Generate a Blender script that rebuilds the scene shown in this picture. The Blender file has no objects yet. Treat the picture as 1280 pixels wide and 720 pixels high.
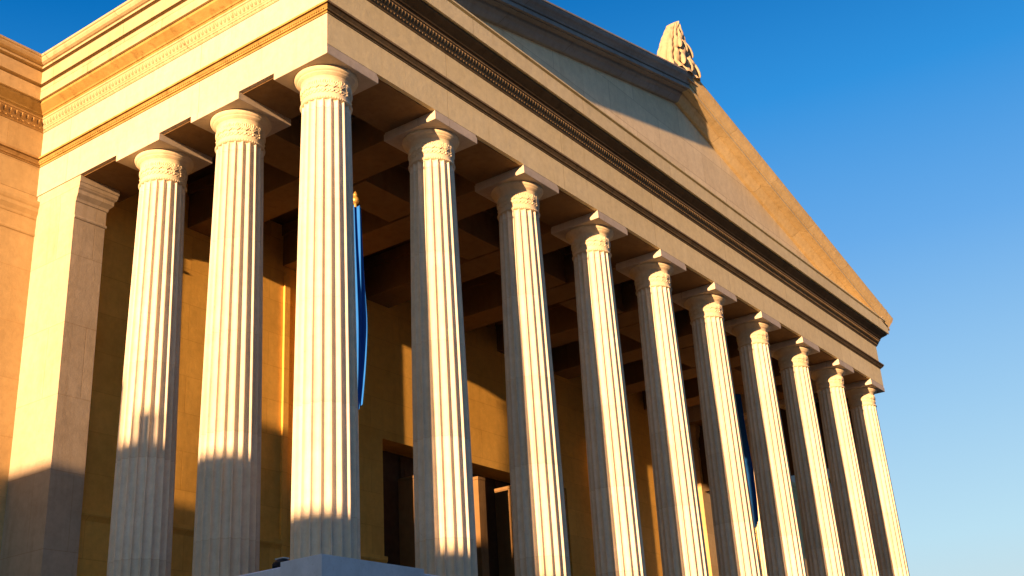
import bpy, bmesh, math, random
from mathutils import Vector, Matrix
random.seed(7)
PI = math.pi
S = 3.0                                  # one unit of the plan (front column spacing) is 3 m
Z0 = 13.583                              # height of the underside of the abaci above the ground
scene = bpy.context.scene
col = scene.collection

# ------------------------------------------------------------------ helpers
def W(x, y, z):
    return Vector((S*x, S*y, S*z + Z0))

class MB:
    """collects geometry (plan units) that becomes ONE mesh"""
    def __init__(s):
        s.v = []; s.f = []; s.sm = []
    def add(s, vs, fs, smooth=False):
        o = len(s.v)
        s.v += [tuple(v) for v in vs]
        for f in fs:
            s.f.append(tuple(i+o for i in f)); s.sm.append(smooth)
    def box(s, x0, x1, y0, y1, z0, z1):
        vs = [(x0,y0,z0),(x1,y0,z0),(x1,y1,z0),(x0,y1,z0),(x0,y0,z1),(x1,y0,z1),(x1,y1,z1),(x0,y1,z1)]
        s.add(vs, [(3,2,1,0),(4,5,6,7),(0,1,5,4),(1,2,6,5),(2,3,7,6),(3,0,4,7)])
    def grid(s, rows, closed_u=False, smooth=False, flip=False):
        n = len(rows[0]); vs = [v for r in rows for v in r]; fs = []
        for i in range(len(rows)-1):
            for j in range(n if closed_u else n-1):
                k = (j+1) % n
                f = (i*n+j, i*n+k, (i+1)*n+k, (i+1)*n+j)
                fs.append(f[::-1] if flip else f)
        s.add(vs, fs, smooth)
    def lathe(s, prof, n=64, cx=0, cy=0, smooth=True, cap=True):
        rows = [[(cx+r*math.cos(2*PI*k/n), cy+r*math.sin(2*PI*k/n), z) for k in range(n)] for r, z in prof]
        s.grid(rows, True, smooth)
        if cap:
            o = len(s.v); s.v += rows[0]; s.f.append(tuple(range(o, o+n))[::-1]); s.sm.append(False)
            o = len(s.v); s.v += rows[-1]; s.f.append(tuple(range(o, o+n))); s.sm.append(False)
    def ball(s, c, ax, ay, az, nu=8, nv=5):
        """ellipsoid with half-axis vectors ax, ay, az"""
        c = Vector(c); ax = Vector(ax); ay = Vector(ay); az = Vector(az)
        rows = []
        for i in range(nv+1):
            th = PI*i/nv
            rows.append([tuple(c + ax*math.sin(th)*math.cos(2*PI*j/nu) + ay*math.sin(th)*math.sin(2*PI*j/nu) - az*math.cos(th)) for j in range(nu)])
        s.grid(rows, True, True)
    def tube(s, pts, r, n=8, closed=False):
        pts = [Vector(p) for p in pts]; rows = []
        for i, p in enumerate(pts):
            a = pts[(i-1) % len(pts)] if (closed or i) else p
            b = pts[(i+1) % len(pts)] if (closed or i < len(pts)-1) else p
            d = (b-a).normalized(); u = d.orthogonal().normalized()
            ref = Vector((0,0,1)) if abs(d.z) < .9 else Vector((0,1,0))
            u = d.cross(ref).normalized(); w = d.cross(u)
            rows.append([tuple(p + u*r*math.cos(2*PI*k/n) + w*r*math.sin(2*PI*k/n)) for k in range(n)])
        if closed: rows.append(rows[0])
        s.grid(rows, True, True, flip=True)
        if not closed:
            s.add(rows[0], [tuple(range(n))]); s.add(rows[-1], [tuple(range(n))[::-1]])
    def sweep(s, prof, path, closed_prof=True, segs=None):
        """profile (outward offset, z) along a plan polyline with mitred corners; outward is to the right"""
        P = [Vector(p) for p in path]; N = []
        for i in range(len(P)-1):
            d = (P[i+1]-P[i]).normalized(); N.append(Vector((d.y, -d.x)))
        offs = []
        for i in range(len(P)):
            if i == 0: offs.append(N[0])
            elif i == len(P)-1: offs.append(N[-1])
            else: offs.append((N[i-1]+N[i])/(1+N[i-1].dot(N[i])))
        pr = list(prof)
        lo, hi = segs if segs else (0, len(P)-1)
        for i in range(lo, hi):
            rows = []
            for k in (i, i+1):
                rows.append([(P[k].x+offs[k].x*p, P[k].y+offs[k].y*p, z) for p, z in pr])
            s.grid(rows, closed_prof, False, flip=True)
        if closed_prof:
            n = len(pr)
            s.add([(P[lo].x+offs[lo].x*p, P[lo].y+offs[lo].y*p, z) for p, z in pr], [tuple(range(n))])
            s.add([(P[hi].x+offs[hi].x*p, P[hi].y+offs[hi].y*p, z) for p, z in pr], [tuple(range(n))[::-1]])
    def build(s, name, mat, parent=None, origin=(0,0,0), bevel=0, metric=False):
        """vertices are plan units relative to `origin` (plan units)"""
        me = bpy.data.meshes.new(name)
        k = 1.0 if metric else S
        me.from_pydata([(v[0]*k, v[1]*k, v[2]*k) for v in s.v], [], s.f)
        me.polygons.foreach_set('use_smooth', s.sm)
        bm = bmesh.new(); bm.from_mesh(me)
        bmesh.ops.recalc_face_normals(bm, faces=bm.faces)
        if bevel:
            bmesh.ops.remove_doubles(bm, verts=bm.verts, dist=1e-4)
            es = [e for e in bm.edges if len(e.link_faces) == 2 and e.calc_face_angle(0) > .6]
            bmesh.ops.bevel(bm, geom=es, offset=bevel, segments=2, profile=.6, affect='EDGES')
        bm.to_mesh(me); bm.free()
        me.materials.append(mat)
        o = bpy.data.objects.new(name, me); col.objects.link(o)
        loc = W(*origin)
        if parent is not None:
            o.parent = parent; loc = loc - world_loc(parent)
        o.location = loc
        return o

def world_loc(o):
    v = Vector(o.location)
    while o.parent is not None:
        o = o.parent; v += Vector(o.location)
    return v

def thing(name, label, cat, loc, group=None):
    o = bpy.data.objects.new(name, None); col.objects.link(o)
    o.empty_display_size = .3
    o.location = loc; o['label'] = label; o['category'] = cat
    if group: o['group'] = group
    return o

# ------------------------------------------------------------------ materials
def mat_base(name, rough=.8, spec=.25):
    m = bpy.data.materials.new(name); m.use_nodes = True
    nt = m.node_tree; b = nt.nodes['Principled BSDF']
    b.inputs['Roughness'].default_value = rough
    b.inputs['Specular IOR Level'].default_value = spec
    return m, nt, b

def stone(name, c_light, c_dark, stain, joints=None, streak=.5, bump=.35, joint_dark=.55, rough=.82):
    """weathered stone: broad tone shifts, vertical rain streaks, specks, optional block joints (course w, h in m)"""
    m, nt, b = mat_base(name, rough)
    N = nt.nodes.new; L = nt.links.new
    geo = N('ShaderNodeNewGeometry')
    def noise(scale, detail=5, rough=.6, vec=None, dist=0):
        n = N('ShaderNodeTexNoise'); n.inputs['Scale'].default_value = scale
        n.inputs['Detail'].default_value = detail; n.inputs['Roughness'].default_value = rough
        n.inputs['Distortion'].default_value = dist
        L(vec if vec else geo.outputs['Position'], n.inputs['Vector']); return n
    def ramp(src, p0, p1, a=(0,0,0,1), c=(1,1,1,1)):
        r = N('ShaderNodeValToRGB'); r.color_ramp.elements[0].position = p0; r.color_ramp.elements[1].position = p1
        r.color_ramp.elements[0].color = a; r.color_ramp.elements[1].color = c
        L(src, r.inputs[0]); return r
    def mix(fac, a, c, mode='MIX'):
        x = N('ShaderNodeMix'); x.data_type = 'RGBA'; x.blend_type = mode
        if hasattr(fac, 'type'): L(fac, x.inputs[0])
        else: x.inputs[0].default_value = fac
        for s_, i in ((a, 6), (c, 7)):
            if hasattr(s_, 'type'): L(s_, x.inputs[i])
            else: x.inputs[i].default_value = (*s_, 1)
        return x.outputs[2]
    big = ramp(noise(.55, 6, .62).outputs[0], .35, .68)
    c = mix(big.outputs[0], c_light, c_dark)
    mp = N('ShaderNodeMapping'); mp.inputs['Scale'].default_value = (4.5, 4.5, .35)
    L(geo.outputs['Position'], mp.inputs[0])
    st = ramp(noise(1.0, 6, .65, mp.outputs[0], .4).outputs[0], .52, .78)
    sm = N('ShaderNodeMath'); sm.operation = 'MULTIPLY'; sm.inputs[1].default_value = streak
    L(st.outputs[0], sm.inputs[0])
    c = mix(sm.outputs[0], c, stain)
    mid = ramp(noise(6, 5, .7).outputs[0], .3, .75, (.86,.85,.83,1), (1.06,1.05,1.04,1))
    c = mix(1.0, c, mid.outputs[0], 'MULTIPLY')
    sp = ramp(noise(38, 3, .6).outputs[0], .62, .74, (1,1,1,1), (.80,.76,.70,1))
    c = mix(.7, c, sp.outputs[0], 'MULTIPLY')
    hgt = noise(30, 8, .7).outputs[0]
    hm = N('ShaderNodeMath'); hm.operation = 'ADD'
    h2 = N('ShaderNodeMath'); h2.operation = 'MULTIPLY'; h2.inputs[1].default_value = 2.0
    L(noise(4, 4, .6).outputs[0], h2.inputs[0]); L(h2.outputs[0], hm.inputs[0]); L(hgt, hm.inputs[1])
    height = hm.outputs[0]
    if joints:
        w, h = joints
        sx = N('ShaderNodeSeparateXYZ'); L(geo.outputs['Position'], sx.inputs[0])
        ad = N('ShaderNodeMath'); ad.operation = 'ADD'; L(sx.outputs[0], ad.inputs[0]); L(sx.outputs[1], ad.inputs[1])
        cb = N('ShaderNodeCombineXYZ'); L(ad.outputs[0], cb.inputs[0]); L(sx.outputs[2], cb.inputs[1])
        br = N('ShaderNodeTexBrick'); L(cb.outputs[0], br.inputs['Vector'])
        br.inputs['Scale'].default_value = 1.0
        br.inputs['Brick Width'].default_value = w; br.inputs['Row Height'].default_value = h
        br.inputs['Mortar Size'].default_value = .010; br.inputs['Mortar Smooth'].default_value = .3
        br.inputs['Color1'].default_value = (1.0,1.0,1.0,1); br.inputs['Color2'].default_value = (.88,.87,.85,1)
        br.inputs['Mortar'].default_value = (joint_dark, joint_dark*.95, joint_dark*.88, 1)
        c = mix(1.0, c, br.outputs['Color'], 'MULTIPLY')
        jm = N('ShaderNodeMath'); jm.operation = 'MULTIPLY_ADD'; jm.inputs[1].default_value = -2.0
        L(br.outputs['Fac'], jm.inputs[0]); L(height, jm.inputs[2]); height = jm.outputs[0]
    oi = N('ShaderNodeObjectInfo'); mr_ = N('ShaderNodeMapRange'); L(oi.outputs['Random'], mr_.inputs[0]); mr_.inputs[3].default_value = .93; mr_.inputs[4].default_value = 1.04
    vm = N('ShaderNodeVectorMath'); vm.operation = 'SCALE'; L(c, vm.inputs[0]); L(mr_.outputs[0], vm.inputs['Scale']); c = vm.outputs[0]
    bp = N('ShaderNodeBump'); bp.inputs['Strength'].default_value = bump; bp.inputs['Distance'].default_value = .012
    L(height, bp.inputs['Height']); L(bp.outputs[0], b.inputs['Normal'])
    L(c, b.inputs['Base Color'])
    return m

def plain(name, c, c2, rough=.6, metal=0, scale=20, bump=.1):
    m, nt, b = mat_base(name, rough); N = nt.nodes.new; L = nt.links.new
    b.inputs['Metallic'].default_value = metal
    tc = N('ShaderNodeTexCoord'); n = N('ShaderNodeTexNoise'); n.inputs['Scale'].default_value = scale; n.inputs['Detail'].default_value = 5
    L(tc.outputs['Object'], n.inputs['Vector'])
    r = N('ShaderNodeValToRGB'); r.color_ramp.elements[0].color = (*c, 1); r.color_ramp.elements[1].color = (*c2, 1)
    r.color_ramp.elements[0].position = .35; r.color_ramp.elements[1].position = .7
    L(n.outputs[0], r.inputs[0]); L(r.outputs[0], b.inputs['Base Color'])
    bp = N('ShaderNodeBump'); bp.inputs['Strength'].default_value = bump; bp.inputs['Distance'].default_value = .01
    L(n.outputs[0], bp.inputs['Height']); L(bp.outputs[0], b.inputs['Normal'])
    return m

M_col   = stone('column_marble', (.80,.74,.60), (.71,.645,.50), (.54,.46,.34), (60.0,1.83), .55, .22, .86)
M_cap   = stone('capital_marble', (.74,.65,.46), (.64,.54,.36), (.40,.30,.15), None, .5, .25)
M_anta  = stone('anta_limestone', (.57,.49,.365), (.50,.42,.30), (.37,.28,.17), (2.6,1.5), .5, .25, .8)
M_corn  = stone('side_cornice_limestone', (.56,.46,.29), (.49,.39,.23), (.33,.24,.11), (2.4,8.0), .6, .3, .6)
M_wbed  = stone('wing_moulding_sandstone', (.50,.33,.13), (.38,.24,.08), (.22,.12,.03), None, .8, .4)
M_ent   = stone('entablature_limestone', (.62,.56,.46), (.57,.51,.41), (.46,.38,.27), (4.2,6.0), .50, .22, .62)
M_entf  = stone('front_entablature_limestone', (.89,.79,.47), (.83,.715,.40), (.66,.54,.27), (4.2,6.0), .50, .22, .62)  # paler than the flank stone: sunlight on the front put into its colour
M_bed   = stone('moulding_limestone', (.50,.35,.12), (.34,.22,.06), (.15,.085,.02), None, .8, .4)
M_beds  = stone('stained_shaded_soffit_limestone', (.17,.115,.055), (.12,.08,.035), (.06,.04,.015), None, .8, .4)  # front soffit copy of the moulding stone, its shade put into the colour
M_bedd  = stone('stained_shaded_moulding_limestone', (.26,.19,.10), (.20,.14,.07), (.11,.075,.035), None, .8, .4)  # stained stone, darkened further to carry the shade on the front mouldings
M_tymp  = stone('tympanum_limestone', (.84,.74,.49), (.77,.665,.43), (.62,.51,.30), (2.6,.95), .55, .2, .66)
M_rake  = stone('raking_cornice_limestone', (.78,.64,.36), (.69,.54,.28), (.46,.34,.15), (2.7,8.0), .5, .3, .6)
M_rakl  = stone('raking_cornice_shaded_limestone', (.36,.345,.315), (.29,.275,.25), (.17,.155,.135), (2.7,8.0), .5, .3, .6)  # left slope copy, darkened to carry its shade away from the sun
M_wing  = stone('wing_sandstone', (.63,.475,.225), (.56,.40,.175), (.40,.265,.10), (2.6,1.2), .35, .22, .86)
M_int   = stone('porch_ochre_wall', (.90,.56,.125), (.80,.48,.095), (.55,.31,.06), (2.4,.85), .35, .2, .80)
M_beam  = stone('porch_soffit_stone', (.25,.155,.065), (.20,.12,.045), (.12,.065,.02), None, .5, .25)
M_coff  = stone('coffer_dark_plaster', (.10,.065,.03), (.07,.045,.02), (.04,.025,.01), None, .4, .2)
M_pod   = stone('podium_granite', (.48,.47,.45), (.40,.39,.37), (.30,.29,.27), (2.2,.8), .4, .3, .6)
M_floor = stone('porch_floor_slate', (.09,.07,.05), (.07,.05,.035), (.04,.03,.02), (1.5,1.5), .3, .2)
M_cope  = stone('coping_white_stone', (.84,.85,.87), (.77,.78,.80), (.60,.60,.60), None, .4, .2)
M_acro  = stone('acroterion_marble', (.50,.41,.27), (.38,.30,.18), (.14,.09,.04), None, .8, .5)
M_roof  = plain('lead_roof', (.16,.17,.18), (.22,.23,.24), .6, 0, 3)
M_door  = plain('dark_bronze_door', (.075,.040,.018), (.10,.055,.025), .85, 0, 6)
M_gold  = plain('gilt_metal', (.78,.50,.14), (.62,.38,.10), .35, .6, 12)
M_blue  = plain('blue_banner_cloth', (.010,.135,.56), (.013,.165,.64), .8, 0, 3, .2)
M_lampb = plain('black_lamp_body', (.02,.02,.02), (.035,.035,.035), .5, .2, 20)
M_glass = plain('lamp_lens', (.55,.55,.50), (.65,.65,.6), .2, 0, 8)
M_ground= stone('plaza_paving', (.085,.08,.075), (.065,.06,.055), (.045,.04,.038), None, .3, .3)
M_brick = stone('neighbour_brick', (.34,.20,.13), (.28,.16,.10), (.20,.12,.08), (.5,.16), .4, .4, .7)
M_pane  = plain('neighbour_pane', (.03,.04,.05), (.05,.06,.07), .1, 0, 2, 0)
M_tile  = plain('neighbour_roof_slate', (.08,.08,.09), (.12,.12,.13), .7, 0, 4)

# ------------------------------------------------------------------ plan constants (units of the column spacing)
A   = .220            # half width of the architrave / abacus
T   = .7613           # spacing of the flank columns
ZB  = -3.08           # top of the stylobate
ZG  = -(Z0/S)         # ground
YB  = 2.30            # back wall of the porch
YW  = 2.66            # front of the wing wall
XR  = 9.0
YE  = 5.2             # rear end of the built block

root = thing('temple_building', 'pale limestone building with a fluted colonnade, pediment and deep shaded porch', 'building', W(4.5, 1.2, ZG))

# ------------------------------------------------------------------ columns
def shaft_mb():
    m = MB(); NF = 20; H0 = ZB+.13; H1 = -.20
    rb, rt = .182, .1475
    zs = []
    L = H1-H0
    for k in range(7): zs.append(.05*k/6)
    n = 26
    for k in range(1, n): zs.append(.05 + (L-.10)*k/n)
    for k in range(7): zs.append(L-.05+.05*k/6)
    rows = []
    for h in zs:
        t = h/L
        R = rb-(rb-rt)*(t**1.45)
        d = 1.0
        e = min(h, L-h)
        if e < .035: d = math.sqrt(max(0, 1-(1-e/.035)**2))
        row = []
        for q in range(NF):
            a0 = 2*PI*q/NF; pa = 2*PI/NF
            row.append((R*math.cos(a0), R*math.sin(a0), ZB+.13-ZB+h))
            for k in range(11):
                u = -1+2*k/10.0
                aa = a0+pa*(.5+.445*u)
                r = R-d*.025*math.sqrt(max(0, 1-u*u))*(R/rb)
                row.append((r*math.cos(aa), r*math.sin(aa), h+.13))
        rows.append(row)
    m.grid(rows, True, False)
    return m

def capital_mb():
    """necking with carved anthemion, astragal, egg-carved echinus; z relative to the column base"""
    m = MB(); o = -ZB
    m.lathe([(.1465,o-.205),(.1525,o-.203),(.157,o-.196),(.1525,o-.189),(.149,o-.187),(.149,o-.178),(.148,o-.17),(.148,o-.07),(.1495,o-.055),(.154,o-.050),(.155,o-.046),
             (.157,o-.045),(.163,o-.040),(.170,o-.034),(.175,o-.030),(.175,o-.028),(.180,o-.026),(.186,o-.020),(.191,o-.013),(.1935,o-.006),(.1925,o+.002),(.186,o+.0025)], 72)
    R = .148
    def pt(a, z, r=R): return (r*math.cos(a), r*math.sin(a), o+z)
    def petal(a, z, ang, ln, wd, th=.0095):
        rad = Vector((math.cos(a), math.sin(a), 0)); tan = Vector((-math.sin(a), math.cos(a), 0)); up = Vector((0,0,1))
        d = up*math.cos(ang)+tan*math.sin(ang); w = rad.cross(d)
        m.ball(pt(a, z, R+.001), rad*th, w*wd, d*ln, 6, 5)
    n = 18
    for q in range(n):
        a = 2*PI*q/n
        for s_ in (-2,-1,0,1,2):
            ang = s_*.48
            petal(a+math.sin(ang)*.020/R, -.125+math.cos(ang)*.024, ang, .026 if s_ else .032, .0065)
        m.ball(pt(a, -.146), Vector((math.cos(a),math.sin(a),0))*.008, Vector((-math.sin(a),math.cos(a),0))*.010, Vector((0,0,.008)), 6, 4)
        a2 = a+PI/n
        for sg in (-1,1):
            cpts = []
            for k in range(10):
                th = 2*PI*k/10; rr = .0105
                cpts.append(pt(a2+sg*.0135/R+rr*math.cos(th)/R, -.148+rr*math.sin(th), R+.0005))
            m.tube(cpts, .0036, 5, True)
        for s_ in (-1,0,1):
            petal(a2+s_*.010/R, -.098, s_*.35, .026, .0055, .007)
    for q in range(60):                                   # bead row of the astragal
        a = 2*PI*q/60
        rad = Vector((math.cos(a),math.sin(a),0)); tan = Vector((-math.sin(a),math.cos(a),0))
        m.ball((.154*math.cos(a), .154*math.sin(a), o-.196), rad*.0045, tan*.0065, (0,0,.006), 5, 4)
    return m

def abacus_mb():
    m = MB(); o = -ZB; h = A+.004
    pr = [(h-.002,0.0015),(h,.004),(h,.050),(h-.005,.055),(h-.005,.0705)]
    rows = [[(-r,-r,o+z),(r,-r,o+z),(r,r,o+z),(-r,r,o+z)] for r, z in pr]
    m.grid(rows, True)
    m.add(rows[0], [(3,2,1,0)]); m.add(rows[-1], [(0,1,2,3)])
    return m

def base_mb():
    m = MB()
    prof = [(.215,.045)]
    for k in range(9):
        a = -PI/2+PI*k/8; prof.append((.222+.022*math.cos(a), .067+.022*math.sin(a)))
    prof += [(.205,.092),(.198,.098),(.200,.104)]
    for k in range(7):
        a = -PI/2+PI*k/6; prof.append((.198+.012*math.cos(a), .116+.012*math.sin(a)))
    prof += [(.186,.130)]
    m.lathe(prof, 64)
    m.box(-.245,.245,-.245,.245,0,.045)
    return m

spots = [(i, 0, 'front') for i in range(10)] + [(0, 1, 'flank'), (0, 2, 'flank'), (9, 1, 'flank'), (9, 2, 'flank')]
proto = None
col_labels = {(0,0): 'corner column, fully sunlit, nearest and tallest in view'}
for (i, j, row) in spots:
    org = (i, j*T, ZB)
    if proto is None:
        c0 = shaft_mb().build('column', M_col, root, org)
        parts = [capital_mb().build('capital', M_cap, c0, org), abacus_mb().build('abacus', M_ent, c0, org, .0015), base_mb().build('base', M_col, c0, org)]
        proto = c0; c = c0
    else:
        c = proto.copy(); col.objects.link(c); c.parent = root; c.location = W(*org)-world_loc(root)
        for ch in parts:
            d = ch.copy(); col.objects.link(d); d.parent = c; d.location = ch.location

# ------------------------------------------------------------------ entablature
full = [(-6,YW),(-A,YW),(-A,-A),(XR+A,-A),(XR+A,YW),(15,YW)]
porch = [(-A,YW),(-A,-A),(XR+A,-A),(XR+A,YW)]
SEGS = (((0,1),'wing'),((1,2),'left'),((2,3),'front'),((3,5),'right'))
FRI = [(0,.349),(0,.574),(-.44,.574),(-.44,.349)]
TAE = [(-.1,.288),(.006,.288),(.006,.298),(.018,.300),(.020,.306),(.036,.320),(.018,.322),(.018,.328),(.042,.330),(.042,.343),(.036,.349),(-.1,.349)]
BED = [(-.1,.575),(.004,.575),(.010,.582),(.012,.588),(.018,.592),(.018,.600),(.024,.606),(.034,.630),(.044,.650),(.050,.653),(.050,.664),(.042,.667),(-.1,.667)]
SOF = [(-.1,.668),(.044,.668),(.052,.678),(.060,.680),(.066,.688),(.118,.722),(.122,.732),(.122,.737),(-.1,.737)]
def carve(m, p0, p1, n, nx, ny):
    for k in range(n):
        t = (k+.5)/n; x = p0[0]+(p1[0]-p0[0])*t; y = p0[1]+(p1[1]-p0[1])*t
        tx, ty = ny, -nx
        m.ball((x+nx*.033, y+ny*.033, .627), (nx*.011, ny*.011, -.004), (tx*.0115, ty*.0115, 0), (nx*.012, ny*.012, .018), 6, 4)
        m.ball((x+nx*.014+tx*.02, y+ny*.014+ty*.02, .595), (nx*.010, ny*.010, 0), (tx*.008, ty*.008, 0), (0,0,.008), 5, 4)
for seg, side_ in SEGS:
    fr = side_ == 'front'
    zb_ = .072 if fr else .0535
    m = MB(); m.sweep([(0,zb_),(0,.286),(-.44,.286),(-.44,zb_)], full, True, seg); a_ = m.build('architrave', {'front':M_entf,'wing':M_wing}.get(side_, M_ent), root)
    if side_ != 'wing':
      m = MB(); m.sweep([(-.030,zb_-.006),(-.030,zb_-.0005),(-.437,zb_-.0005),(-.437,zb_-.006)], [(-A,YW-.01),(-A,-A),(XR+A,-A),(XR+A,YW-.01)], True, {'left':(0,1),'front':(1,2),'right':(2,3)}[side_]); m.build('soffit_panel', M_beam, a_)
    m = MB(); m.sweep(TAE, full, True, seg)
    if side_ == 'left':
        for k in range(150):
            m.ball((-A-.026, YW+(-A-YW)*(k+.5)/150, .311), (.006,0,0), (0,.0065,0), (0,0,.006), 5, 4)
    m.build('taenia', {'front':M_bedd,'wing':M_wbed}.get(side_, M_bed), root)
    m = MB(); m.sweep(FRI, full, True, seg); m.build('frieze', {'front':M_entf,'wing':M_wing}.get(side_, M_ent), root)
    m = MB(); m.sweep(BED, full, True, seg)
    if side_ == 'left': carve(m, (-A,YW),(-A,-A), 80, -1, 0)
    if side_ == 'wing': carve(m, (-2.2,YW),(-A,YW), 44, 0, -1)
    if fr: carve(m, (-A,-A),(XR+A,-A), 300, 0, -1)
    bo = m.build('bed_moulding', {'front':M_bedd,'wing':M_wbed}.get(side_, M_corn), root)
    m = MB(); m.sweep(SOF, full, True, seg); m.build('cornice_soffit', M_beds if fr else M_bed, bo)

PC = .142            # projection of the corona
corona_front = [(-.1,.738),(.10,.738),(.102,.744),(.122,.744),(.124,.738),(PC,.738),(PC,.866),(PC-.008,.872),(PC-.008,.880),(PC+.010,.884),(PC+.010,.896),(.03,.905),(-.1,.905)]
m = MB(); m.sweep(corona_front, [(-A-PC,-A),(XR+A+PC,-A)])
# mitre returns: short end blocks under the side cornices
m.build('horizontal_cornice', M_entf, root)
side = [(-.1,.738),(.10,.738),(.102,.744),(.122,.744),(.124,.738),(PC,.738),(PC,.838),(PC-.045,.842),(PC-.045,.860),(PC+.008,.864),(PC+.008,.962),
        (PC-.040,.966),(PC-.040,.984),(PC+.016,.988),(PC+.018,1.002),(PC+.004,1.004),(PC+.004,1.010),(PC+.024,1.014),(PC+.040,1.022),(PC+.052,1.040),(PC+.054,1.052),(PC+.062,1.056),(PC+.062,1.072),(-.1,1.085)]
m = MB(); m.sweep(side, [(-6,YW),(-A,YW),(-A,-A+.101)], True, (0,1)); m.build('side_cornice', M_wing, root)
m = MB(); m.sweep(side, [(-6,YW),(-A,YW),(-A,-A+.101)], True, (1,2)); m.box(-A-PC-.055,-A+.05,-A-PC-.012,-A+.100,.907,1.068); m.build('side_cornice', M_corn, root)
m = MB(); m.sweep(side, [(XR+A,-A+.101),(XR+A,YW),(15,YW)]); m.box(XR+A-.05,XR+A+PC+.055,-A-PC-.012,-A+.100,.907,1.068); m.build('side_cornice', M_ent, root)

# stained underside panels (mutule-like coffers) of the side soffit stay in the cornice mesh; the wing's upper moulding above it
# ------------------------------------------------------------------ pediment
XM = 4.5; SL = .230; ZA = 1.935
def zl(x): return ZA - SL*abs(x-XM)
prof = [(-.30,-.090),(.0,-.090),(.010,-.080),(.022,-.066),(.034,-.046),(.050,-.030),(.056,-.022),(.060,-.002),(.112,-.002),(.113,.004),(.126,.004),(.127,0),(PC,0),(PC,.030),
        (PC-.006,.033),(PC-.006,.042),(PC+.006,.046),(PC+.012,.058),(PC+.030,.080),(PC+.046,.094),(PC+.056,.112),(PC+.058,.124),(PC+.064,.127),(PC+.064,.142),(-.30,.160)]
def rake(x0, x1, n):
    rows = []
    for k in range(n+1):
        x = x0+(x1-x0)*k/n
        rows.append([(x, -A-p, zl(x)+h) for p, h in prof])
    return rows
XL_, XR_ = -A-PC-.062, XR+A+PC+.062
for xa, xb in ((XL_, XM), (XM, XR_)):
    m = MB(); rows = rake(xa, xb, 12)
    m.grid(rows, True)
    n = len(prof)
    m.add(rows[0], [tuple(range(n))]); m.add(rows[-1], [tuple(range(n))[::-1]])
    # lead capping along the top edge with slightly uneven joints
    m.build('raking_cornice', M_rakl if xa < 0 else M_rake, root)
m = MB()
m.add([(-A+.02,-A+.030,.89),(XR+A-.02,-A+.030,.89),(XR+A-.02,-A+.030,zl(XR+A)+.02),(XM,-A+.030,ZA+.02),(-A+.02,-A+.030,zl(-A)+.02),
       (-A+.02,-A+.25,.89),(XR+A-.02,-A+.25,.89),(XR+A-.02,-A+.25,zl(XR+A)+.02),(XM,-A+.25,ZA+.02),(-A+.02,-A+.25,zl(-A)+.02)],
      [(0,1,2,3,4),(9,8,7,6,5),(0,5,6,1),(1,6,7,2),(2,7,8,3),(3,8,9,4),(4,9,5,0)])
m.build('tympanum', M_tymp, root)
# gable roof behind the pediment
m = MB()
ya, yb = -A+.10, YE; RL, RR = -A-.04, XR+A+.04
zt = lambda x: zl(x)+.115
m.add([(RL,ya,zt(RL)),(XM,ya,zt(XM)),(RR,ya,zt(RR)),(RL,yb,zt(RL)),(XM,yb,zt(XM)),(RR,yb,zt(RR)),
       (RL,ya,zt(RL)-.05),(RR,ya,zt(RR)-.05),(RL,yb,zt(RL)-.05),(RR,yb,zt(RR)-.05)],
      [(0,1,4,3),(1,2,5,4),(0,3,8,6),(2,7,9,5),(6,8,9,7),(3,4,5,9,8),(0,6,7,2,1)])
m.build('roof', M_roof, root)

for sg in (1,):
    for k, xo in enumerate((.62,1.25,2.1,2.62,3.4,4.3,4.62)):
        x = XM+xo
        m = MB(); h = .155
        m.box(x-.022, x+.022, -A-PC-.050, -A-PC+.20, zl(x)+h-.016-.02, zl(x)+h+.006+(.003 if k not in (3,6) else .018))
        m.build('roof_roll', M_rake if sg > 0 else M_rakl, root, (0,0,0), .004)
# acroterion: carved palmette block on the apex
m = MB()
def acro():
    base_z = ZA+.10; H = .68; hw = .30
    xc = XM-.06; yc = -A-.06; th = .17
    def width(t): return hw*max(0, 1-t**1.25)**.80
    rows = []; n = 60; nq = 130
    for k in range(n+1):
        t = k/n*.985; w = width(t); d = th*(1-.62*t)
        row = []
        for q in range(nq):
            a = 2*PI*(q+.25)/nq; u = math.cos(a); v = math.sin(a)
            lob = abs(math.sin(6.5*a+.7*math.sin(2.6*t)+.5*math.sin(9*t)*abs(v)))                    # leaf ribs running up the block
            cut = 1-.46*(1-lob)**1.6*(1-.25*t)*(.25+.75*abs(v))
            jag = 1+.07*math.sin(22*t+7*u)*abs(v)+.04*math.sin(47*t+3*a)
            x = w*(abs(u)**.8)*(1 if u > 0 else -1)*(.5+.5*cut)
            y = d*(abs(v)**.7)*(1 if v > 0 else -1)*cut*jag
            row.append((xc+x+.05*t*t, yc+y, base_z+H*t))
        rows.append(row)
    m.grid(rows, True, False)
    m.add(rows[-1], [tuple(range(nq))])
    for s_ in (-1,0,1):                                                    # curled leaves on the front
        for lv in range(2):
            z = base_z+.12+.22*lv
            m.ball((xc+s_*width((z-base_z)/H)*.48, yc-th*(1-.62*(z-base_z)/H)*.93, z), (0,.030,0), (.018,0,0), (s_*-.03,.02,.085), 8, 6)
    m.box(xc-.30, xc+.32, yc-.12, yc+.16, ZA+.06, base_z+.02)
acro(); m.build('acroterion', M_acro, root)

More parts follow.
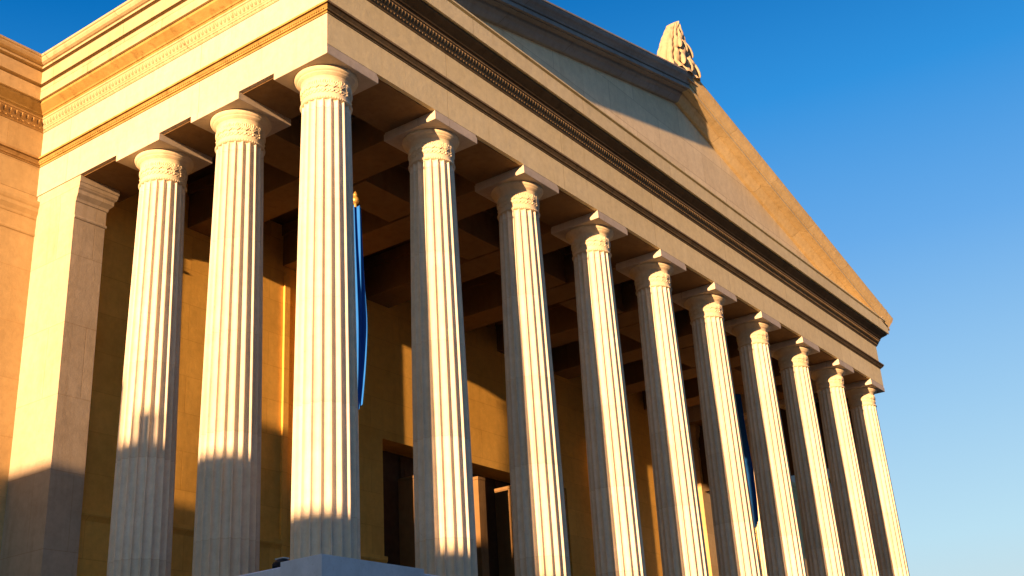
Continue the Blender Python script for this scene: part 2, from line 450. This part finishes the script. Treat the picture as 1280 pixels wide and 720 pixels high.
# ------------------------------------------------------------------ porch interior
OPEN = [(3.05,5.95,-1.20,(3.52,4.42,4.98,5.5),.27)]
m = MB()
xp = -.16
for x0, x1, zt_, _, _d in OPEN:
    m.box(xp, x0, YB, YW-.002, ZB, .44); m.box(x0+.0004, x1-.0004, YB, YW-.002, zt_, .44); xp = x1
m.box(xp, XR+.16, YB, YW-.002, ZB, .44)
m.build('porch_wall', M_int, root)
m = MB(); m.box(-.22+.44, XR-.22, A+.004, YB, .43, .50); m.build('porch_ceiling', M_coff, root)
def beam(x0,x1,y0,y1):
    b = MB(); b.box(x0,x1,y0,y1,.056,.428)
    b.box(x0-.02 if x1-x0 < y1-y0 else x0, x1+.02 if x1-x0 < y1-y0 else x1, y0 if x1-x0 < y1-y0 else y0-.02, y1 if x1-x0 < y1-y0 else y1+.02, .33, .426)
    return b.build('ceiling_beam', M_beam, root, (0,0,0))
for i in range(1, 10):
    if i < 9: beam(i-.16, i+.16, A+.006, YB-.003)
for y in (.93,):
    for i in range(0, 9):
        x0 = i+.165 if i else .225; x1 = i+1-.165 if i < 8 else XR-.225
        beam(x0+.022, x1-.022, y-.165, y+.165)
m = MB(); m.box(XR+.02, XR+.10, .16, 2.2, -.80, .050); m.build('sky_gap_panel', M_coff, root)  # added dark panel hiding the sky between the far flank columns
# pilasters on the back wall
for x in (2.29, 6.71):
    b = MB(); b.box(x-.17, x+.17, YB-.115, YB-.002, ZB, -.03)
    b.box(x-.19, x+.19, YB-.135, YB-.002, -.028, .02); b.box(x-.20, x+.20, YB-.15, YB-.002, .022, .07)
    b.box(x-.19, x+.19, YB-.135, YB-.002, ZB+.002, ZB+.16)
    b.build('wall_pilaster', M_int, root, (0,0,0), .004)
for x in (1.88, 7.12):
    b = MB(); b.box(x-.03, x+.03, YB-.022, YB-.002, ZB, .0); b.build('wall_strip', M_int, root, (0,0,0), .004)
# tall openings: bronze leaves at the back, slim stone piers with caps standing in front of them
for x0, x1, zt_, piers, dp in OPEN:
    d = MB(); d.box(x0+.002, x1-.002, YB+dp, YB+dp+.03, ZB, zt_+.1); d = d.build('doorway', M_door, root)
    for x in piers:
        zc = -1.46 if x < 4 else -1.33
        b = MB(); b.box(x-.055, x+.055, YB-.03, YB+dp-.08 if dp > .1 else YB+dp-.002, ZB, zc-.03)
        b.box(x-.058, x+.058, YB-.033, YB+dp-.078, zc-.028, zc)
        b.build('door_pier', M_beam, d, (0,0,0), .002)  # darker than the wall stone, so the piers carry their shadow in the colour
    xs = [x0]+list(piers)+[x1]
    for xa, xb in zip(xs[:-1], xs[1:]):
        if xb-xa < .3: continue
        b = MB(); b.box(xa+.06, xb-.06, YB+dp-.016, YB+dp-.002, ZB, zt_-.02)
        for k in range(3):
            z0 = ZB+.1+k*(zt_-ZB-.15)/3
            b.box(xa+.11, xb-.11, YB+dp-.022, YB+dp-.0165, z0, z0+(zt_-ZB-.15)/3-.08)
        b.build('door_leaf', M_door, d)
# dado with capping along the back wall
for xa, xb in ((.06,1.84),(2.48,3.04),(5.96,6.52),(7.16,XR-.1)):
    b = MB(); b.sweep([(0,ZB),(.025,ZB),(.025,-2.30),(.035,-2.28),(.045,-2.265),(.045,-2.23),(.0,-2.22)], [(xa,YB-.002),(xb,YB-.002)])
    b.build('dado', M_int, root)

# ------------------------------------------------------------------ antae and wings
cap_prof = [(.0,-.262),(.008,-.258),(.012,-.248),(.008,-.238),(.002,-.235),(.002,-.135),(.010,-.130),(.014,-.110),(.034,-.085),(.040,-.078),(.040,-.050),(.052,-.038),(.060,-.020),(.060,.002),(.066,.006),(.066,.052)]
for sx, x0, x1 in ((-1,-.205,.045),(1,XR-.045,XR+.205)):
    b = MB(); b.box(x0, x1, 2.20, YW+.05, ZB, -.20)
    p = b.build('anta_pilaster', M_anta if sx < 0 else M_wing, root, (0,0,0), .004)
    c = MB()
    rows = []
    for pp, z in cap_prof:
        o_ = min(pp, .020) if pp > .02 else pp
        # outer side projects little (it stays flush with the architrave), the returns project fully
        l = x0-(pp*.12 if sx < 0 else pp); r = x1+(pp if sx < 0 else pp*.12)
        rows.append([(l, 2.20-pp*.7, z), (r, 2.20-pp*.7, z), (r, YW-.003, z), (l, YW-.003, z)])
    c.grid(rows, True); c.add(rows[0], [(3,2,1,0)]); c.add(rows[-1], [(0,1,2,3)])
    c.build('capital', M_anta if sx < 0 else M_wing, p)
    c = MB(); c.box(x0-.03, x1+.03, 2.17, YW-.003, ZB+.001, ZB+.14); c.box(x0-.015, x1+.015, 2.185, YW-.003, ZB+.142, ZB+.2); c.build('base', M_ent, p)
for xa, xb in ((-6,-.20),(XR+.20,15)):
    b = MB(); b.box(xa, xb, YW+.002, YE, ZG, .0530)
    w = b.build('wing_wall', M_wing, root)
    b = MB(); b.sweep([(.0,-.262)]+[(pp*.6,z) for pp, z in cap_prof[1:-2]]+[(.036,.002),(.0,.012)], [(xa,YW),(xb if xa < 0 else xb,YW)]) if xa < 0 else b.sweep([(.0,-.262)]+[(pp*.6,z) for pp, z in cap_prof[1:-2]]+[(.036,.002),(.0,.012)], [(xa,YW),(xb,YW)])
    b.build('string_course', M_wing, w)
m = MB(); m.box(-.16, XR+.16, YW+.004, YE, ZB, .44); m.build('rear_block', M_wing, root)
m = MB(); m.box(-6, 15, YW+.1, YE, .60, 1.06); m.build('attic', M_wing, root)

# podium, steps
m = MB(); m.box(-.42, XR+.42, -.42, YW, ZG, ZB-.032); m.build('podium', M_pod, root)
m = MB(); m.box(-.40, XR+.40, -.40, YW, ZB-.03, ZB-.002); m.build('porch_floor', M_floor, root)
for k in range(8):
    b = MB(); zt_ = ZB-.17*(k+1)+.0; 
    b.box(-.1, XR+.1, -.44-.13*(k+1), -.43-.13*k, ZG, zt_); b.build('step', M_pod, root, (0,0,0))

# ------------------------------------------------------------------ terrace wall in front of the corner
kx, ky, kz = -2.2886, -2.2265, -3.452
tw = thing('terrace_wall', 'low pale stone terrace wall with flat coping below the corner column', 'wall', W(kx+1, ky+1, ZG))
b = MB(); b.sweep([(-.40,ZG),(-.035,ZG),(-.035,kz-.10),(-.40,kz-.10)], [(kx,ky+3.2),(kx,ky),(kx+4.2,ky)]); b.build('wall_body', M_pod, tw)
b = MB(); b.sweep([(-.46,kz-.098),(-.010,kz-.098),(0,kz-.088),(0,kz-.004),(-.006,kz),(-.46,kz)], [(kx,ky+3.2),(kx,ky),(kx+4.2,ky)]); b.build('coping', M_cope, tw)
b = MB(); b.box(kx-.004,kx+.40,ky-.004,ky+.145,kz-.09,kz+.010); b.build('pier_cap', M_cope, tw, (0,0,0), .004)

# floodlight on the coping (metres, local)
fx, fy = kx+.045, ky+.190
fl = thing('floodlight', 'small black floodlight on the pale coping of the terrace wall', 'light', W(fx, fy, kz))
b = MB()
b.ball((0,0,.060), (.055,0,0), (0,.075,0), (0,0,.032), 14, 8)
b.box(-.04,.04,-.06,.06,.036,.066)
body = b.build('lamp_body', M_lampb, fl, (fx,fy,kz), 0, True)
b = MB(); b.box(-.034,.034,-.05,.05,.086,.096); b.build('lens', M_glass, fl, (fx,fy,kz), .004, True)
b = MB(); b.box(-.025,.025,-.086,-.076,0,.06); b.box(-.025,.025,.076,.086,0,.06); b.box(-.025,.025,-.086,.086,.001,.008); b.build('bracket', M_lampb, fl, (fx,fy,kz), 0, True)

# ------------------------------------------------------------------ flags standing in the porch
def flag(xp, y, ztop, h, label):
    t = thing('flag', label, 'flag', W(xp, y, ZB), 'blue flags on poles standing in the porch')
    b = MB(); b.tube([(xp,y,ZB+.05),(xp,y,ztop+.03)], .011, 12); b.build('pole', M_gold, t)
    b = MB(); b.lathe([(.13,ZB+.001),(.13,ZB+.03),(.10,ZB+.05),(.03,ZB+.07),(.02,ZB+.14)], 24, xp, y); b.build('stand', M_lampb, t)
    b = MB(); b.lathe([(.006,.0),(.022,.010),(.030,.030),(.022,.050),(.012,.058),(.018,.068),(.012,.085),(.003,.10)], 16, xp, y)
    b.v = [(v[0], v[1], v[2]+ztop+.028) for v in b.v]; b.build('finial', M_gold, t)
    b = MB(); rows = []; n = 40; nq = 46
    for k in range(n+1):
        f = k/n; row = []
        wd = .088+.042*min(1, f*1.6)-.075*(max(0, f-.55)/.45)**1.3
        for q in range(nq):
            u = q/(nq-1)
            fold = math.sin(u*17+1.1*math.sin(f*2.5))*(.022+.014*f)+.010*math.sin(u*7+f*5)
            row.append((xp-.065+wd*u, y-.016+fold, ztop-h*f*(1-.05*u)+.006*math.sin(u*20)))
        rows.append(row)
    b.grid(rows, False, True)
    b.build('cloth', M_blue, t)
flag(.918, .62, -.312, 1.50, 'blue flag on a gilt tipped pole close behind the sunlit corner column')
flag(8.16, 1.2, .12, 1.66, 'blue flag in the dark far end of the porch, a narrow strip between far columns')

# ------------------------------------------------------------------ ground
b = MB(); b.add([(-260,-260,ZG),(260,-260,ZG),(260,260,ZG),(-260,260,ZG)], [(0,1,2,3)])
g = b.build('ground', M_ground); g['kind'] = 'structure'

# ------------------------------------------------------------------ sun geometry
TH, EL = math.radians(7.3), math.radians(4.8)
DN = 12.0
ysh = -DN*math.tan(TH); zsh = DN*math.tan(EL)/math.cos(TH)

# neighbouring brick house to the west (behind the camera): its roofline throws the shadow on the lower colonnade
nb = thing('neighbour_building', 'brick house across the street, west of the colonnade, with stepped roofline', 'building', W(-DN-1.5, 0, ZG))
def nblock(y0, y1, ztop, name):
    b = MB(); b.box(-DN-3, -DN, y0, y1, ZG, ztop-.08); w = b.build(name, M_brick, nb)
    b = MB(); b.box(-DN-3.04, -DN+.04, y0+.003, y1-.003, ztop-.078, ztop); b.build('parapet', M_cope, w)
    n = max(1, int((y1-y0)/.75))
    for k in range(n):
        yc = y0+(k+.5)*(y1-y0)/n
        for zz in (ZG+.35, ZG+1.35):
            b = MB(); b.box(-DN+.002, -DN+.03, yc-.20, yc+.20, zz, zz+.62); f = b.build('window_frame', M_cope, w)
            b = MB(); b.box(-DN+.031, -DN+.034, yc-.16, yc+.16, zz+.04, zz+.58); b.build('pane', M_pane, f)
nblock(-9, .34+ysh, -2.68+zsh, 'wall')
nblock(.343+ysh, 1.20+ysh, -2.22+zsh, 'wall')
nblock(1.203+ysh, 9, -2.00+zsh, 'wall')
b = MB(); b.box(-DN-.10, -DN-.01, 1.60+ysh, 2.13+ysh, -2.00+zsh, -1.57+zsh); b.build('dormer', M_brick, nb)
b = MB(); b.box(-DN-.12, -DN-.02, 1.36+ysh, 1.46+ysh, -2.00+zsh, -1.80+zsh); b.build('chimney', M_brick, nb)
b = MB(); b.box(-DN-.13, -DN-.02, 1.97+ysh, 2.12+ysh, -1.57+zsh, -1.19+zsh); b.build('chimney', M_brick, nb)
# unseen block added to the south, cutting low sky light in the porch
sb = thing('sky_light_blocker', 'added unseen stone block across the street, cutting low sky light', 'building', W(7, -11, ZG))
b = MB(); b.box(-2.5, 17, -14, -10.6, ZG, 4.2); w = b.build('wall', M_pod, sb)
b = MB(); b.box(-2.6, 17.1, -14, -10.5, 4.202, 4.4); b.build('parapet', M_pod, w)
for k in range(19):
    for q in range(6):
        xx = -2+k; zz = ZG+.5+q*1.25
        b = MB(); b.box(xx-.28, xx+.28, -10.598, -10.57, zz, zz+.8); b.build('window', M_pane, w)

# ------------------------------------------------------------------ light
sd = bpy.data.lights.new('sun', 'SUN'); sun = bpy.data.objects.new('sun', sd); col.objects.link(sun)
sd.energy = 15.5; sd.angle = math.radians(.5); sd.color = (1.0, .565, .28)
dvec = Vector((math.cos(TH)*math.cos(EL), math.sin(TH)*math.cos(EL), -math.sin(EL)))
sun.rotation_euler = dvec.to_track_quat('-Z', 'Y').to_euler()
sun.location = (-40, -10, 40)

world = bpy.data.worlds.new('World'); scene.world = world; world.use_nodes = True
nt = world.node_tree; N = nt.nodes.new; L = nt.links.new
bg = nt.nodes['Background']
sky = N('ShaderNodeTexSky'); sky.sky_type = 'NISHITA'; sky.sun_disc = False
sky.sun_elevation = EL; sky.sun_rotation = math.radians(262); sky.air_density = 1.0; sky.dust_density = .4; sky.ozone_density = 2.0
tc = N('ShaderNodeTexCoord'); sp = N('ShaderNodeSeparateXYZ'); L(tc.outputs['Generated'], sp.inputs[0])
ad = N('ShaderNodeMath'); ad.operation = 'MULTIPLY_ADD'; ad.inputs[1].default_value = -.10; L(sp.outputs[0], ad.inputs[0]); L(sp.outputs[2], ad.inputs[2])
rp = N('ShaderNodeValToRGB'); L(ad.outputs[0], rp.inputs[0])
def lin(c): return tuple(((v/255+.055)/1.055)**2.4 if v > 10 else v/255/12.92 for v in c)
els = [(0.0,(205,226,232)),(.06,(190,228,246)),(.16,(160,208,244)),(.30,(105,174,238)),(.42,(48,148,226)),(.53,(6,114,194)),(.72,(4,84,165)),(1.0,(3,60,130))]
cr = rp.color_ramp
cr.elements[0].position = 0; cr.elements[0].color = (*lin(els[0][1]),1); cr.elements[1].position = 1; cr.elements[1].color = (*lin(els[-1][1]),1)
for p_, c_ in els[1:-1]:
    e = cr.elements.new(p_); e.color = (*lin(c_),1)
scl = N('ShaderNodeMix'); scl.data_type = 'RGBA'; scl.blend_type = 'MULTIPLY'; scl.inputs[0].default_value = 1; L(rp.outputs[0], scl.inputs[6]); scl.inputs[7].default_value = (10,10,10,1)
mr = N('ShaderNodeMapRange'); mr.interpolation_type = 'SMOOTHSTEP'; L(sp.outputs[1], mr.inputs[0])
mr.inputs[1].default_value = -.75; mr.inputs[2].default_value = .15; mr.inputs[3].default_value = .95; mr.inputs[4].default_value = 1.0
dk = N('ShaderNodeVectorMath'); dk.operation = 'SCALE'; L(scl.outputs[2], dk.inputs[0]); L(mr.outputs[0], dk.inputs['Scale'])
gd = N('ShaderNodeVectorMath'); gd.operation = 'DOT_PRODUCT'; L(tc.outputs['Generated'], gd.inputs[0]); gd.inputs[1].default_value = tuple(-dvec)
gm = N('ShaderNodeMapRange'); gm.interpolation_type = 'SMOOTHSTEP'; L(gd.outputs['Value'], gm.inputs[0]); gm.inputs[1].default_value = .35; gm.inputs[2].default_value = 1.0; gm.inputs[3].default_value = 0; gm.inputs[4].default_value = 1.0
gl = N('ShaderNodeMix'); gl.data_type = 'RGBA'; L(gm.outputs[0], gl.inputs[0]); L(dk.outputs[0], gl.inputs[6]); gl.inputs[7].default_value = (4.6, 5.3, 5.7, 1)
mx = N('ShaderNodeMix'); mx.data_type = 'RGBA'; mx.inputs[0].default_value = .05
L(gl.outputs[2], mx.inputs[6]); L(sky.outputs[0], mx.inputs[7])
L(mx.outputs[2], bg.inputs[0]); bg.inputs[1].default_value = .10

# ------------------------------------------------------------------ camera
cd = bpy.data.cameras.new('camera'); cam = bpy.data.objects.new('camera', cd); col.objects.link(cam)
cam.location = W(-4.47133816, -4.37595096, -3.9944576)
cam.rotation_euler = (math.radians(112.53988357), math.radians(3.3416776), math.radians(-53.93897079))
cd.sensor_width = 36; cd.lens = 1474.41934/1280*36; cd.clip_end = 3000; cd.clip_start = .1
scene.camera = cam
scene.view_settings.view_transform = 'Standard'; scene.view_settings.look = 'None'; scene.view_settings.exposure = 0
